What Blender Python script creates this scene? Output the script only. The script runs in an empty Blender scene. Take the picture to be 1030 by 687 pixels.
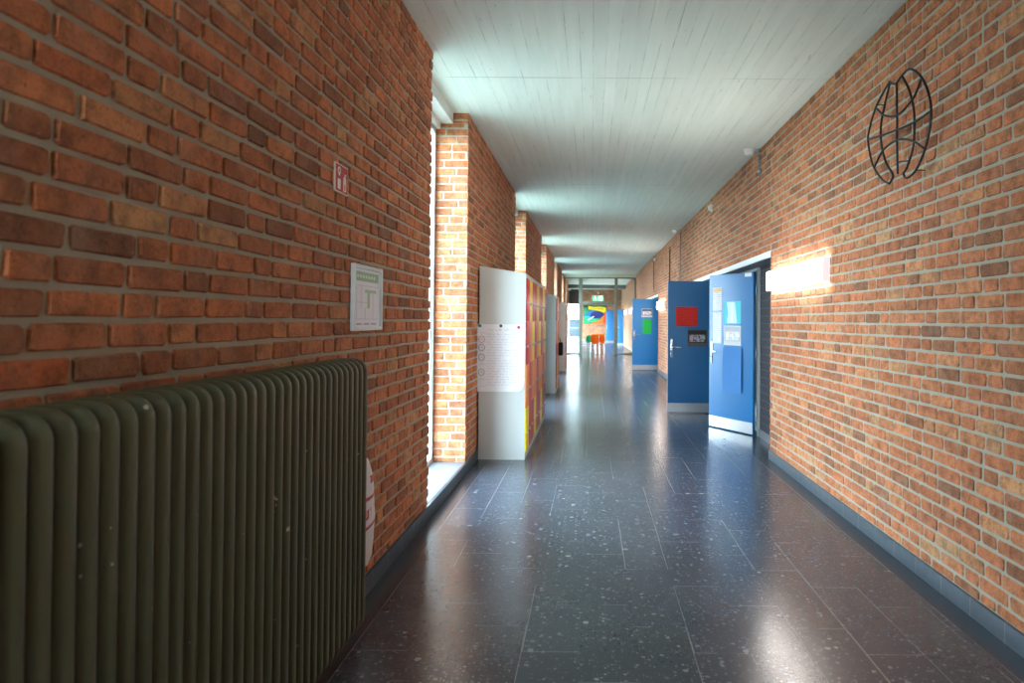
import bpy, bmesh, math, random
from mathutils import Vector, Matrix
S = bpy.context.scene
COL = S.collection
rad = math.radians
rng = random.Random(7)

# ---------------------------------------------------------------- helpers
def lin(c):
    return tuple(((v/255)/12.92 if v/255 <= .04045 else ((v/255+.055)/1.055)**2.4) for v in c)

class NT:
    def __init__(s, name):
        s.m = bpy.data.materials.new(name); s.m.use_nodes = True
        s.t = s.m.node_tree; s.t.nodes.clear()
        s.out = s.n('ShaderNodeOutputMaterial')
    def n(s, typ, **kw):
        nd = s.t.nodes.new(typ)
        for k, v in kw.items(): setattr(nd, k, v)
        return nd
    def put(s, sock, v):
        if isinstance(v, bpy.types.NodeSocket): s.t.links.new(v, sock)
        elif v is not None:
            if hasattr(sock.default_value, '__len__'):
                v = tuple(v)
                if len(v) == 3 and len(sock.default_value) == 4: v = v+(1,)
            sock.default_value = v
    def math(s, op, a, b=None, c=None, clamp=False):
        nd = s.n('ShaderNodeMath', operation=op, use_clamp=clamp)
        for i, v in enumerate((a, b, c)):
            if v is not None: s.put(nd.inputs[i], v)
        return nd.outputs[0]
    def mix(s, f, a, b, mode='MIX'):
        nd = s.n('ShaderNodeMix', data_type='RGBA', blend_type=mode)
        s.put(nd.inputs[0], f); s.put(nd.inputs[6], a); s.put(nd.inputs[7], b)
        return nd.outputs[2]
    def ramp(s, f, stops, interp='LINEAR'):
        nd = s.n('ShaderNodeValToRGB'); nd.color_ramp.interpolation = interp
        e = nd.color_ramp.elements
        while len(e) < len(stops): e.new(.5)
        for q, (p, c) in zip(e, stops): q.position = p; q.color = tuple(c)+(1,)
        s.put(nd.inputs[0], f); return nd.outputs[0]
    def pos(s): return s.n('ShaderNodeNewGeometry').outputs['Position']
    def obj(s): return s.n('ShaderNodeTexCoord').outputs['Object']
    def sep(s, v):
        nd = s.n('ShaderNodeSeparateXYZ'); s.put(nd.inputs[0], v); return nd.outputs
    def comb(s, x, y, z):
        nd = s.n('ShaderNodeCombineXYZ')
        for i, v in enumerate((x, y, z)): s.put(nd.inputs[i], v)
        return nd.outputs[0]
    def noise(s, vec, scale, detail=3, rough=.55, out=0):
        nd = s.n('ShaderNodeTexNoise'); s.put(nd.inputs['Vector'], vec)
        nd.inputs['Scale'].default_value = scale; nd.inputs['Detail'].default_value = detail
        nd.inputs['Roughness'].default_value = rough; return nd.outputs[out]
    def bump(s, h, strength=.3, dist=.01, normal=None):
        nd = s.n('ShaderNodeBump'); nd.inputs['Strength'].default_value = strength
        nd.inputs['Distance'].default_value = dist; s.put(nd.inputs['Height'], h)
        if normal is not None: s.put(nd.inputs['Normal'], normal)
        return nd.outputs[0]
    def bsdf(s, color, rough=.5, metal=0, normal=None, **kw):
        nd = s.n('ShaderNodeBsdfPrincipled')
        s.put(nd.inputs['Base Color'], color); s.put(nd.inputs['Roughness'], rough); s.put(nd.inputs['Metallic'], metal)
        if normal is not None: s.put(nd.inputs['Normal'], normal)
        for k, v in kw.items(): s.put(nd.inputs[k], v)
        s.t.links.new(nd.outputs[0], s.out.inputs[0]); return nd

_mc = {}
def simple(name, rgb, rough=.5, metal=0, var=.08, scale=14, bump=0, rvar=.12, **kw):
    """painted / plastic / metal surface with slight procedural variation"""
    if name in _mc: return _mc[name]
    t = NT(name); c = lin(rgb)
    nz = t.noise(t.obj(), scale, 4)
    col = t.mix(nz, tuple(v*(1-var) for v in c), tuple(min(1, v*(1+var)) for v in c))
    r = t.math('ADD', t.math('MULTIPLY', nz, rvar), rough-rvar/2)
    nm = t.bump(t.noise(t.obj(), 160, 2), bump, .002) if bump else None
    t.bsdf(col, r, metal, nm, **kw)
    _mc[name] = t.m; return t.m

# --- brick: per-brick tone comes from the "tone" attribute of the mesh
def brick_mat():
    t = NT('hand_moulded_brick')
    a = t.n('ShaderNodeAttribute', attribute_name='tone')
    sp = t.n('ShaderNodeSeparateColor'); t.put(sp.inputs[0], a.outputs['Color'])
    p = t.pos()
    base = t.ramp(sp.outputs[0], [(0, lin((140, 92, 64))), (.12, lin((164, 102, 66))), (.34, lin((194, 113, 70))), (.64, lin((208, 124, 77))),
                                  (.79, lin((208, 134, 86))), (.91, lin((204, 150, 102))), (1, lin((220, 108, 58)))])
    n1 = t.noise(p, 14, 6, .7); n2 = t.noise(p, 75, 4, .75); n3 = t.noise(p, 5, 3, .6)
    c = t.mix(t.math('MULTIPLY', t.math('SUBTRACT', n1, .36, clamp=True), 4.5, clamp=True), t.mix(.62, base, lin((90, 54, 34))), base)
    # pits, pale sand and mortar film
    c = t.mix(t.math('MULTIPLY', t.math('SUBTRACT', .43, n2, clamp=True), 7, clamp=True), c, lin((80, 50, 36)))
    c = t.mix(t.math('MULTIPLY', t.math('SUBTRACT', n2, .58, clamp=True), 3.5, clamp=True), c, lin((204, 168, 132)))
    film = t.math('MULTIPLY', t.math('MULTIPLY', t.math('SUBTRACT', n3, .5, clamp=True), 3, clamp=True), t.math('MULTIPLY', n1, .4))
    c = t.mix(film, c, lin((186, 172, 156)))
    val = t.math('ADD', .86, t.math('MULTIPLY', sp.outputs[1], .26))
    c = t.mix(1, c, t.comb(val, val, val), 'MULTIPLY')
    h = t.math('ADD', t.math('MULTIPLY', n1, .7), t.math('MULTIPLY', n2, .5))
    t.bsdf(c, .86, 0, t.bump(h, .9, .012))
    return t.m
def mortar_mat():
    t = NT('lime_mortar'); p = t.pos()
    n1 = t.noise(p, 7, 4); n2 = t.noise(p, 120, 3)
    c = t.mix(n1, lin((158, 150, 132)), lin((190, 183, 165)))
    c = t.mix(t.math('MULTIPLY', n2, .25), c, lin((134, 126, 114)))
    t.bsdf(c, .95, 0, t.bump(n2, .6, .004)); return t.m
BRICK, MORTAR = brick_mat(), mortar_mat()

def concrete_ceiling():
    t = NT('board_marked_painted_concrete'); p = t.pos(); x, y, z = t.sep(p)
    # boards run along the corridor, ends meet on a few cross joints
    w = .1
    col = t.math('FLOOR', t.math('DIVIDE', x, w))
    fr = t.math('FRACT', t.math('DIVIDE', x, w))
    d = t.math('MINIMUM', fr, t.math('SUBTRACT', 1, fr))
    line = t.math('SUBTRACT', 1, t.math('DIVIDE', d, .06), clamp=True)
    streak = t.noise(t.comb(t.math('MULTIPLY', x, 12), t.math('MULTIPLY', y, 1.3), t.math('MULTIPLY', col, 3.7)), 1, 5, .7)
    wav = t.math('MULTIPLY', t.math('SUBTRACT', streak, .48), 6, clamp=True)
    lm = t.math('MULTIPLY', line, wav)
    dj = t.math('ABSOLUTE', t.math('SUBTRACT', t.math('FRACT', t.math('DIVIDE', t.math('SUBTRACT', y, 5.81-2.29), 4.58)), .5))
    jn = t.math('SUBTRACT', 1, t.math('DIVIDE', dj, .0022), clamp=True)
    jm = t.math('MULTIPLY', jn, t.math('MULTIPLY', t.math('SUBTRACT', t.noise(p, 1.7, 2), .36), 4, clamp=True))
    wn = t.n('ShaderNodeTexWhiteNoise', noise_dimensions='1D'); t.put(wn.inputs['W'], col)
    board = t.math('MULTIPLY', wn.outputs[0], .2)
    c = t.mix(t.noise(t.comb(t.math('MULTIPLY', x, 14), y, z), 1.2, 5), lin((206, 222, 214)), lin((230, 242, 235)))
    c = t.mix(board, c, lin((192, 206, 199)))
    c = t.mix(t.math('MULTIPLY', lm, .7), c, lin((92, 96, 92)))
    c = t.mix(t.math('MULTIPLY', jm, .7), c, lin((80, 82, 80)))
    spk = t.math('MULTIPLY', t.math('GREATER_THAN', t.noise(t.comb(t.math('MULTIPLY', x, 30), t.math('MULTIPLY', y, 5), 0), 1, 2), .72), .3)
    c = t.mix(spk, c, lin((120, 122, 118)))
    h = t.math('SUBTRACT', board, t.math('ADD', t.math('MULTIPLY', lm, .5), t.math('MULTIPLY', jm, .5)))
    t.bsdf(c, .75, 0, t.bump(h, .4, .01)); return t.m

def terrazzo():
    t = NT('polished_terrazzo_tiles'); p = t.pos(); x, y, z = t.sep(p)
    w, L = .265, .795
    xs = t.math('ADD', x, .31)
    ci = t.math('FLOOR', t.math('DIVIDE', xs, w))
    fx = t.math('MULTIPLY', t.math('FRACT', t.math('DIVIDE', xs, w)), w)
    ys = t.math('ADD', y, t.math('MULTIPLY', t.math('FLOORED_MODULO', ci, 3), L/3))
    ri = t.math('FLOOR', t.math('DIVIDE', ys, L))
    fy = t.math('MULTIPLY', t.math('FRACT', t.math('DIVIDE', ys, L)), L)
    dx = t.math('MINIMUM', fx, t.math('SUBTRACT', w, fx)); dy = t.math('MINIMUM', fy, t.math('SUBTRACT', L, fy))
    # each joint length is filled more or less visibly
    wl = t.n('ShaderNodeTexWhiteNoise', noise_dimensions='2D')
    side = t.math('ADD', ci, t.math('GREATER_THAN', fx, w/2)); t.put(wl.inputs['Vector'], t.comb(side, ri, 0))
    jx = t.math('MULTIPLY', t.math('LESS_THAN', dx, .004), t.math('MULTIPLY', t.math('SUBTRACT', wl.outputs[0], .45), 1.2, clamp=True))
    jy = t.math('MULTIPLY', t.math('LESS_THAN', dy, .0025), .16)
    joint = t.math('MAXIMUM', jx, jy)
    wt = t.n('ShaderNodeTexWhiteNoise', noise_dimensions='2D'); t.put(wt.inputs['Vector'], t.comb(ci, ri, 3))
    base = t.mix(wt.outputs[0], lin((38, 44, 55)), lin((55, 62, 75)))
    base = t.mix(t.math('MULTIPLY', t.noise(p, 45, 6, .75), .6), base, lin((84, 90, 99)))
    def fleck(scale, thr, seed):
        v = t.n('ShaderNodeTexVoronoi', voronoi_dimensions='2D', feature='F1')
        wob = t.n('ShaderNodeVectorMath', operation='ADD'); t.put(wob.inputs[0], p)
        nz = t.n('ShaderNodeVectorMath', operation='SCALE'); t.put(nz.inputs[0], t.noise(p, 40, 2, out=1)); nz.inputs[3].default_value = .02
        t.put(wob.inputs[1], nz.outputs[0]); t.put(v.inputs['Vector'], wob.outputs[0]); v.inputs['Scale'].default_value = scale
        sc = t.n('ShaderNodeSeparateColor'); t.put(sc.inputs[0], v.outputs['Color'])
        r = t.math('MULTIPLY', t.math('POWER', sc.outputs[0], 5), thr)
        return t.math('MULTIPLY', t.math('LESS_THAN', v.outputs['Distance'], r), t.math('ADD', .06, t.math('MULTIPLY', sc.outputs[1], .45)))
    fl = t.math('MAXIMUM', t.math('MAXIMUM', fleck(8, .17, 0), fleck(23, .27, 1)), t.math('MULTIPLY', fleck(60, .5, 2), .7))
    # the outer strip along both walls is a plain dark tile
    strip = t.math('MAXIMUM', t.math('GREATER_THAN', x, 1.85), t.math('LESS_THAN', x, -1.095))
    fl = t.math('MULTIPLY', fl, t.math('SUBTRACT', 1, t.math('MULTIPLY', strip, .9)))
    base = t.mix(t.math('MULTIPLY', strip, .45), base, lin((24, 28, 32)))
    sj = t.math('MAXIMUM', t.math('LESS_THAN', t.math('ABSOLUTE', t.math('SUBTRACT', x, 1.85)), .0025), t.math('LESS_THAN', t.math('ABSOLUTE', t.math('ADD', x, 1.095)), .0025))
    joint = t.math('MAXIMUM', t.math('MULTIPLY', joint, t.math('SUBTRACT', 1, strip)), t.math('MULTIPLY', sj, .5))
    c = t.mix(fl, base, lin((186, 190, 196)))
    c = t.mix(t.math('MULTIPLY', joint, .5), c, lin((150, 144, 132)))
    wear = t.noise(p, 1.1, 5, .65)
    fine = t.noise(p, 22, 4, .7)
    rgh = t.math('ADD', t.math('ADD', .13, t.math('MULTIPLY', wear, .14)), t.math('MULTIPLY', fine, .06))
    rgh = t.math('ADD', rgh, t.math('MULTIPLY', joint, .3))
    t.bsdf(c, rgh, 0, None, **{'IOR': 1.65}); return t.m

def stone(name, a, b, rough=.45):
    if name in _mc: return _mc[name]
    t = NT(name); p = t.pos(); x, y, z = t.sep(p)
    nz = t.noise(p, 18, 5, .65)
    c = t.mix(nz, lin(a), lin(b))
    f = t.math('FRACT', t.math('DIVIDE', y, .3)); d = t.math('MINIMUM', f, t.math('SUBTRACT', 1, f))
    j = t.math('LESS_THAN', d, .009)
    c = t.mix(t.math('MULTIPLY', j, .55), c, lin((150, 148, 142)))
    t.bsdf(c, rough, 0, t.bump(nz, .2, .003)); _mc[name] = t.m; return t.m

def glass(name, tint=(.93, .97, .97)):
    if name in _mc: return _mc[name]
    t = NT(name)
    tr = t.n('ShaderNodeBsdfTransparent'); t.put(tr.inputs[0], tint)
    gl = t.n('ShaderNodeBsdfGlossy'); gl.inputs['Roughness'].default_value = .01
    fr = t.n('ShaderNodeFresnel'); bk = t.n('ShaderNodeNewGeometry').outputs['Backfacing']
    t.put(fr.inputs[0], t.math('ADD', t.math('MULTIPLY', bk, 1/1.3-1.3), 1.3))   # same thin-sheet reflection from both faces
    mx = t.n('ShaderNodeMixShader'); t.put(mx.inputs[0], fr.outputs[0])
    t.t.links.new(tr.outputs[0], mx.inputs[1]); t.t.links.new(gl.outputs[0], mx.inputs[2])
    t.t.links.new(mx.outputs[0], t.out.inputs[0]); _mc[name] = t.m; return t.m

def emit(name, rgb, k):
    if name in _mc: return _mc[name]
    t = NT(name); e = t.n('ShaderNodeEmission'); t.put(e.inputs[0], lin(rgb)); e.inputs[1].default_value = k
    t.t.links.new(e.outputs[0], t.out.inputs[0]); _mc[name] = t.m; return t.m

def brushed(name, rgb, rough=.35):
    if name in _mc: return _mc[name]
    t = NT(name); x, y, z = t.sep(t.obj())
    nz = t.noise(t.comb(t.math('MULTIPLY', x, 4), t.math('MULTIPLY', y, 4), t.math('MULTIPLY', z, 220)), 1, 3)
    c = t.mix(nz, tuple(v*.85 for v in lin(rgb)), lin(rgb))
    t.bsdf(c, t.math('ADD', rough-.08, t.math('MULTIPLY', nz, .16)), 1, t.bump(nz, .08, .001)); _mc[name] = t.m; return t.m

class MB:
    def __init__(s): s.v = []; s.f = []; s.mi = []; s.tone = []
    def q(s, pts, mi=0, tone=None):
        i = len(s.v); s.v += [tuple(p) for p in pts]; s.f.append(tuple(range(i, i+len(pts)))); s.mi.append(mi); s.tone += [tone or (.5, .5, .5)]*len(pts)
        return s
    def box(s, a, b, mi=0):
        x0, y0, z0 = (min(p, q) for p, q in zip(a, b)); x1, y1, z1 = (max(p, q) for p, q in zip(a, b)); i = len(s.v)
        s.v += [(x0, y0, z0), (x1, y0, z0), (x1, y1, z0), (x0, y1, z0), (x0, y0, z1), (x1, y0, z1), (x1, y1, z1), (x0, y1, z1)]
        for f in ((0, 3, 2, 1), (4, 5, 6, 7), (0, 1, 5, 4), (1, 2, 6, 5), (2, 3, 7, 6), (3, 0, 4, 7)):
            s.f.append(tuple(i+k for k in f)); s.mi.append(mi)
        s.tone += [(.5, .5, .5)]*8; return s
    def prism(s, poly, axis, a, b, mi=0):
        """extrude a 2D polygon along axis from a to b; poly coords are the other two axes in order"""
        def P(u, v, w): return {'x': (w, u, v), 'y': (u, w, v), 'z': (u, v, w)}[axis]
        i = len(s.v); n = len(poly)
        s.v += [P(u, v, a) for u, v in poly]+[P(u, v, b) for u, v in poly]; s.tone += [(.5, .5, .5)]*(2*n)
        s.f.append(tuple(range(i, i+n))); s.f.append(tuple(range(i+2*n-1, i+n-1, -1))); s.mi += [mi, mi]
        for k in range(n):
            j = (k+1) % n; s.f.append((i+k, i+n+k, i+n+j, i+j)); s.mi.append(mi)
        return s
    def tube(s, pts, r, n=8, mi=0, closed=False, cap=True):
        pts = [Vector(p) for p in pts]; m = len(pts); i0 = len(s.v); up = None
        rs = r if isinstance(r, (list, tuple)) else [r]*m
        for k, p in enumerate(pts):
            if closed: d = (pts[(k+1) % m]-pts[k-1])
            else: d = pts[min(k+1, m-1)]-pts[max(k-1, 0)]
            d.normalize()
            if up is None:
                up = Vector((0, 0, 1)) if abs(d.z) < .9 else Vector((1, 0, 0))
            a = (up-d*up.dot(d)).normalized(); up = a; b = d.cross(a)
            for j in range(n):
                th = 2*math.pi*j/n; s.v.append(tuple(p+a*math.cos(th)*rs[k]+b*math.sin(th)*rs[k]))
        s.tone += [(.5, .5, .5)]*(m*n)
        for k in range(m if closed else m-1):
            for j in range(n):
                a0 = i0+k*n; b0 = i0+((k+1) % m)*n
                s.f.append((a0+j, a0+(j+1) % n, b0+(j+1) % n, b0+j)); s.mi.append(mi)
        if cap and not closed:
            s.f.append(tuple(i0+n-1-j for j in range(n))); s.f.append(tuple(i0+(m-1)*n+j for j in range(n))); s.mi += [mi, mi]
        return s
    def lathe(s, prof, n=20, c=(0, 0, 0), mi=0, ax='z'):
        i = len(s.v); m = len(prof)
        for r, z in prof:
            for j in range(n):
                th = 2*math.pi*j/n; u, v = r*math.cos(th), r*math.sin(th)
                p = {'z': (u, v, z), 'x': (z, u, v), 'y': (v, z, u)}[ax]
                s.v.append(tuple(a+b for a, b in zip(p, c)))
        s.tone += [(.5, .5, .5)]*(m*n)
        for k in range(m-1):
            for j in range(n):
                s.f.append((i+k*n+j, i+k*n+(j+1) % n, i+(k+1)*n+(j+1) % n, i+(k+1)*n+j)); s.mi.append(mi)
        return s
    def mesh(s, name, mats, bevel=0, smooth=False, seg=2, recalc=True, sub=0):
        me = bpy.data.meshes.new(name); me.from_pydata(s.v, [], s.f)
        for m in (mats if isinstance(mats, (list, tuple)) else [mats]): me.materials.append(m)
        for p, k in zip(me.polygons, s.mi): p.material_index = k
        if any(t != (.5, .5, .5) for t in s.tone):
            at = me.color_attributes.new('tone', 'FLOAT_COLOR', 'POINT')
            at.data.foreach_set('color', [c for t in s.tone for c in (*t, 1)])
        if recalc or bevel:
            bm = bmesh.new(); bm.from_mesh(me)
            if bevel or smooth: bmesh.ops.remove_doubles(bm, verts=bm.verts, dist=1e-5)
            if recalc: bmesh.ops.recalc_face_normals(bm, faces=bm.faces)
            if bevel:
                ed = [e for e in bm.edges if len(e.link_faces) == 2 and e.calc_face_angle(0) > rad(40)]
                bmesh.ops.bevel(bm, geom=ed, offset=bevel, segments=seg, affect='EDGES', clamp_overlap=True, profile=.6)
            bm.to_mesh(me); bm.free()
        if smooth or bevel:
            me.polygons.foreach_set('use_smooth', [True]*len(me.polygons))
            me.set_sharp_from_angle(angle=rad(38))
        return me
    def ob(s, name, mats, parent=None, loc=None, rz=0, **kw):
        o = bpy.data.objects.new(name, s.mesh(name, mats, **kw)); COL.objects.link(o)
        if parent: o.parent = parent
        if loc: o.location = loc
        o.rotation_euler.z = rz
        return o

def tag(o, label=None, cat=None, group=None, kind=None):
    if label: o['label'] = label
    if cat: o['category'] = cat
    if group: o['group'] = group
    if kind: o['kind'] = kind
    return o
def empty(name, loc=(0, 0, 0), rz=0, **kw):
    o = bpy.data.objects.new(name, None); COL.objects.link(o); o.empty_display_size = .1
    o.location = loc; o.rotation_euler.z = rz; return tag(o, **kw)
def struct(o, label=None): return tag(o, label, None, None, 'structure')
def copy_tree(o, parent=None):
    c = o.copy(); COL.objects.link(c)
    if parent: c.parent = parent
    for ch in list(o.children): copy_tree(ch, c)
    return c

# ---------------------------------------------------------------- colours
XL, XR, H = -1.243, 2.0, 3.59
blue_door = simple('blue_lacquer', (10, 114, 178), .5, var=.04, **{'IOR': 1.7})
lit_edge = simple('lit_blue_door_edge', (150, 178, 222), .35, var=.05)  # pale tint paints the window light falling on the door edges
steel = brushed('brushed_steel', (205, 208, 212))
chrome = simple('satin_chrome', (215, 218, 222), .2, 1, .05)
white_paint = simple('white_window_paint', (226, 232, 232), .45)
grey_paint = simple('grey_frame_paint', (158, 162, 164), .45)
olive_frame = simple('olive_grey_frame', (108, 110, 98), .45)
dark_rubber = simple('dark_plastic', (28, 28, 30), .5)
paper = simple('white_paper', (244, 244, 248), .75, var=.03)
plaster = simple('white_plaster', (214, 212, 206), .8, bump=.2)
white_plastic = simple('white_plastic', (232, 232, 228), .4, var=.03)
skirt_black = stone('black_skirting_stone', (46, 54, 62), (74, 84, 94), .35)
skirt_grey = stone('grey_skirting_stone', (56, 64, 72), (88, 98, 106), .5)
sill_stone = stone('grey_sill_stone', (100, 106, 112), (134, 140, 146), .4)

# ---------------------------------------------------------------- brick walls
RH, SL, HL = .08, .252, .14          # course height, stretcher, header (joints included)
JT = .0155
def bricks(mb, O, U, N, ulen, z0, z1, ph=0, seed=1, rel=.005, edge0=False, edge1=False, fine=True):
    """lay stretcher-stretcher-header courses on one wall face; O is the foot of the face on the mortar plane"""
    r = random.Random(seed); O = Vector(O); U = Vector(U); N = Vector(N); Z = Vector((0, 0, 1))
    flip = U.cross(Z).dot(N) < 0
    per = 2*SL+HL
    row = int(math.floor(z0/RH+1e-6))
    while row*RH < z1-.012:
        zb = max(row*RH+JT/2, z0+.003); zt = min((row+1)*RH-JT/2, z1-.002)
        rr = random.Random(seed*7919+row)
        off = ph+[0, .195, .06, .25][row % 4]+rr.uniform(-.02, .02)
        u = -(off % per)
        k = 0
        while u < ulen:
            w = (SL, SL, HL)[k % 3]; k += 1
            a = max(u+JT/2, 0 if edge0 else .0); b = min(u+w-JT/2, ulen); u += w
            a = max(a, 0)
            if b-a < .03 or zt-zb < .012: continue
            d = rel+r.uniform(-.0015, .003); c = .0045
            j = lambda s_=.0025: r.uniform(-s_, s_)
            tone = (min(1, max(0, r.betavariate(1.8, 1.8))), r.random(), r.random())
            def P(uu, zz, dd): return O+U*uu+Z*zz+N*dd
            ea = 0 if a <= .001 else c; eb = 0 if b >= ulen-.001 else c
            ja = 0 if a <= .001 else 1; jb = 0 if b >= ulen-.001 else 1
            ck = [r.uniform(.004, .014) for _ in range(8)]
            ring = [(a+ck[0]*ja, zb), (b-ck[1]*jb, zb), (b, zb+ck[2]*.8), (b, zt-ck[3]*.8), (b-ck[4]*jb, zt), (a+ck[5]*ja, zt), (a, zt-ck[6]*.8), (a, zb+ck[7]*.8)]
            cu, cz = (a+b)/2, (zb+zt)/2
            base, fr = [], []
            for q_, (uu, zz) in enumerate(ring):
                e_ = ja if uu < cu else jb
                du, dz = e_*j(.003), j(.0028)
                base.append(P(uu+du, zz+dz, 0))
                fr.append(P(uu+du-math.copysign(c*(ea if uu < cu else eb)/.0045, uu-cu), zz+dz-math.copysign(c, zz-cz), d+j(.0012)))
            fs = [fr]+[[base[i], base[(i+1) % 8], fr[(i+1) % 8], fr[i]] for i in range(8)]
            for f in fs: mb.q(f[::-1] if flip else f, 1, tone)
        row += 1

def add_mortar_box(mb, a, b): mb.box(a, b, 0)
REL = .005
YB, YG, YE = -4.0, 30.75, 46.0       # back end, glazed partition, end wall
# left wall piers: (y0, y1)
lp = [(-1.0, 5.27), (6.83, 11.12), (12.9, 16.95), (18.75, 22.8), (24.6, 28.6), (30.35, 32.6), (33.8, 36.2)]
for i, (y0, y1) in enumerate(lp):
    mb = MB(); th = -1.64
    far = y0 > 26
    add_mortar_box(mb, (th, y0+.008, 0), (XL-REL, y1-.008, H))
    bricks(mb, (XL-REL, y0, 0), (0, 1, 0), (1, 0, 0), y1-y0, .108, H, .11*i, 31+i, rel=.0085 if i == 0 else .005)
    if i == 0:
        # far jamb, only its arris can be seen
        bricks(mb, (XL-REL+.005, y1-.008, 0), (-1, 0, 0), (0, 1, 0), .33, .108, 3.45, .05, 95)
    else:
        bricks(mb, (th, y0+.008, 0), (1, 0, 0), (0, -1, 0), XL-th, .108, 3.43, .02, 60+i)
        bricks(mb, (-1.52, y0+.008, 0), (1, 0, 0), (0, -1, 0), XL+1.52, 3.43, 3.485, .02, 60+i)
        bricks(mb, (-1.395, y0+.008, 0), (1, 0, 0), (0, -1, 0), XL+1.395, 3.485, H, .02, 60+i)
    struct(mb.ob('wall_left', [MORTAR, BRICK], recalc=False), 'brick pier of the left wall between the tall windows' if i else 'long brick wall on the left behind the radiator')

# right wall with two door recesses
niches = [(7.67, 13.42), (20.55, 26.4)]
ZL = 2.325
def right_seg(y0, y1, z0, z1, ph, seed, j0=False, j1=False):
    mb = MB()
    add_mortar_box(mb, (XR+REL, y0+(.008 if j0 else 0), z0), (XR+.30, y1-(.008 if j1 else 0), z1))
    bricks(mb, (XR+REL, y0, 0), (0, 1, 0), (-1, 0, 0), y1-y0, max(z0, .1), z1, ph, seed)
    if j0: bricks(mb, (XR, y0+.008, 0), (1, 0, 0), (0, -1, 0), .25, .1, z1, .1, seed+50)
    if j1: bricks(mb, (XR, y1-.008, 0), (1, 0, 0), (0, 1, 0), .25, .1, z1, .1, seed+51)
    return struct(mb.ob('wall_right', [MORTAR, BRICK], recalc=False), 'brick wall on the right side of the corridor')
right_seg(YB, 7.67, 0, ZL, 0, 11, j1=True)
right_seg(YB, 7.67, ZL, H, 0, 11)
right_seg(7.67, 13.42, ZL, H, 0.02, 11)
right_seg(13.42, 20.55, 0, H, .2, 13, True, True)
right_seg(20.55, 26.4, ZL, H, .1, 14)
right_seg(26.4, YE, 0, H, .05, 15, True)

# floor, ceiling
FL = terrazzo()
struct(MB().box((-1.66, YB-.1, -.12), (XR+.32, YE+1.2, 0)).ob('floor', FL), 'dark polished terrazzo floor with white flecks')
struct(MB().box((-1.66, YB-.1, H), (XR+.32, YE+.35, H+.2)).ob('ceiling', concrete_ceiling()), 'white painted board marked concrete ceiling')
# edge beam above the windows
struct(MB().box((-1.62, YB, 3.485), (-1.395, YE, H)).box((-1.62, YB, 3.43), (-1.52, YE, 3.485)).ob('trim_1', simple('white_edge_beam', (206, 212, 208), .6)), 'white edge beam above the windows')

# windows between the piers
gl = glass('window_glass')
openings = [(-1.7, -1.0)]+[(lp[i][1], lp[i+1][0]) for i in range(6)]  # first opening is unseen, added behind the camera to let light in
for i, (y0, y1) in enumerate(openings):
    if y1 > 31 and False: continue
    wroot = empty(f'window_{i+1}', (-1.60, (y0+y1)/2, .11)); struct(wroot, 'tall white framed window between the brick piers')
    hy = (y1-y0)/2; zt = 3.43-.11
    fr = MB()
    fr.box((-.035, -hy, 0), (.035, -hy+.05, zt)).box((-.035, hy-.05, 0), (.035, hy, zt)).box((-.035, -hy+.05, 0), (.035, hy-.05, .05)).box((-.035, -hy+.05, zt-.05), (.035, hy-.05, zt))
    fr.ob('window_frame', white_paint, wroot, bevel=.004)
    MB().box((-.024, -hy+.045, .045), (-.018, hy-.045, zt-.045)).ob('pane', gl, wroot)
    sm = MB().box((-1.64, y0, 0), (XL-.002, y1, .11))
    struct(sm.ob('trim_2', sill_stone, bevel=.003), 'low grey stone sill under the tall window')

# skirtings
b = MB()
b.box((XL-.004, -1.0, 0), (XL+.016, YG-.05, .105))
struct(b.ob('baseboard_left', skirt_black, bevel=.002), 'dark stone skirting along the left wall')
for k, (y0, y1) in enumerate([(YB, 7.67), (13.42, 20.55), (26.4, YG-.05)]):
    b = MB().box((XR-.014, y0, 0), (XR+.006, y1, .1))
    struct(b.ob('baseboard_right', skirt_grey, bevel=.002), 'grey stone skirting along the right wall')

# wall behind the camera and daylight end of the left side
RW = (-1.2, -.1, .5, 2.9)     # unseen glazed opening, added behind the camera to light surfaces facing it
struct(MB().box((-1.66, YB-.25, 0), (RW[0], YB, H)).box((RW[1], YB-.25, 0), (XR+.3, YB, H)).box((RW[0], YB-.25, 0), (RW[1], YB, RW[2])).box((RW[0], YB-.25, RW[3]), (RW[1], YB, H)).ob('wall_rear', plaster), 'plain end wall of the corridor behind')
wr = struct(empty('window_8', (0, YB-.12, 0)), 'unseen window added in the end wall behind for fill light')
MB().box((RW[0], -.03, RW[2]), (RW[0]+.06, .03, RW[3])).box((RW[1]-.06, -.03, RW[2]), (RW[1], .03, RW[3])).box((RW[0]+.06, -.03, RW[2]), (RW[1]-.06, .03, RW[2]+.06)).box((RW[0]+.06, -.03, RW[3]-.06), (RW[1]-.06, .03, RW[3])).ob('window_frame', white_paint, wr)
MB().box((RW[0]+.06, -.004, RW[2]+.06), (RW[1]-.06, .004, RW[3]-.06)).ob('pane', gl, wr)
PL = bpy.data.lights.new('daylight_portal', 'AREA'); PL.shape = 'RECTANGLE'; PL.size = RW[1]-RW[0]; PL.size_y = RW[3]-RW[2]; PL.cycles.is_portal = True
po = bpy.data.objects.new('daylight_portal', PL); COL.objects.link(po); po.location = ((RW[0]+RW[1])/2, YB-.27, (RW[2]+RW[3])/2); po.rotation_euler = Vector((0, 1, 0)).to_track_quat('-Z', 'Z').to_euler()
struct(MB().box((-1.60, YB, 0), (XL, -1.7, H)).ob('wall_left', [plaster]), 'left wall stub at the near end')

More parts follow.
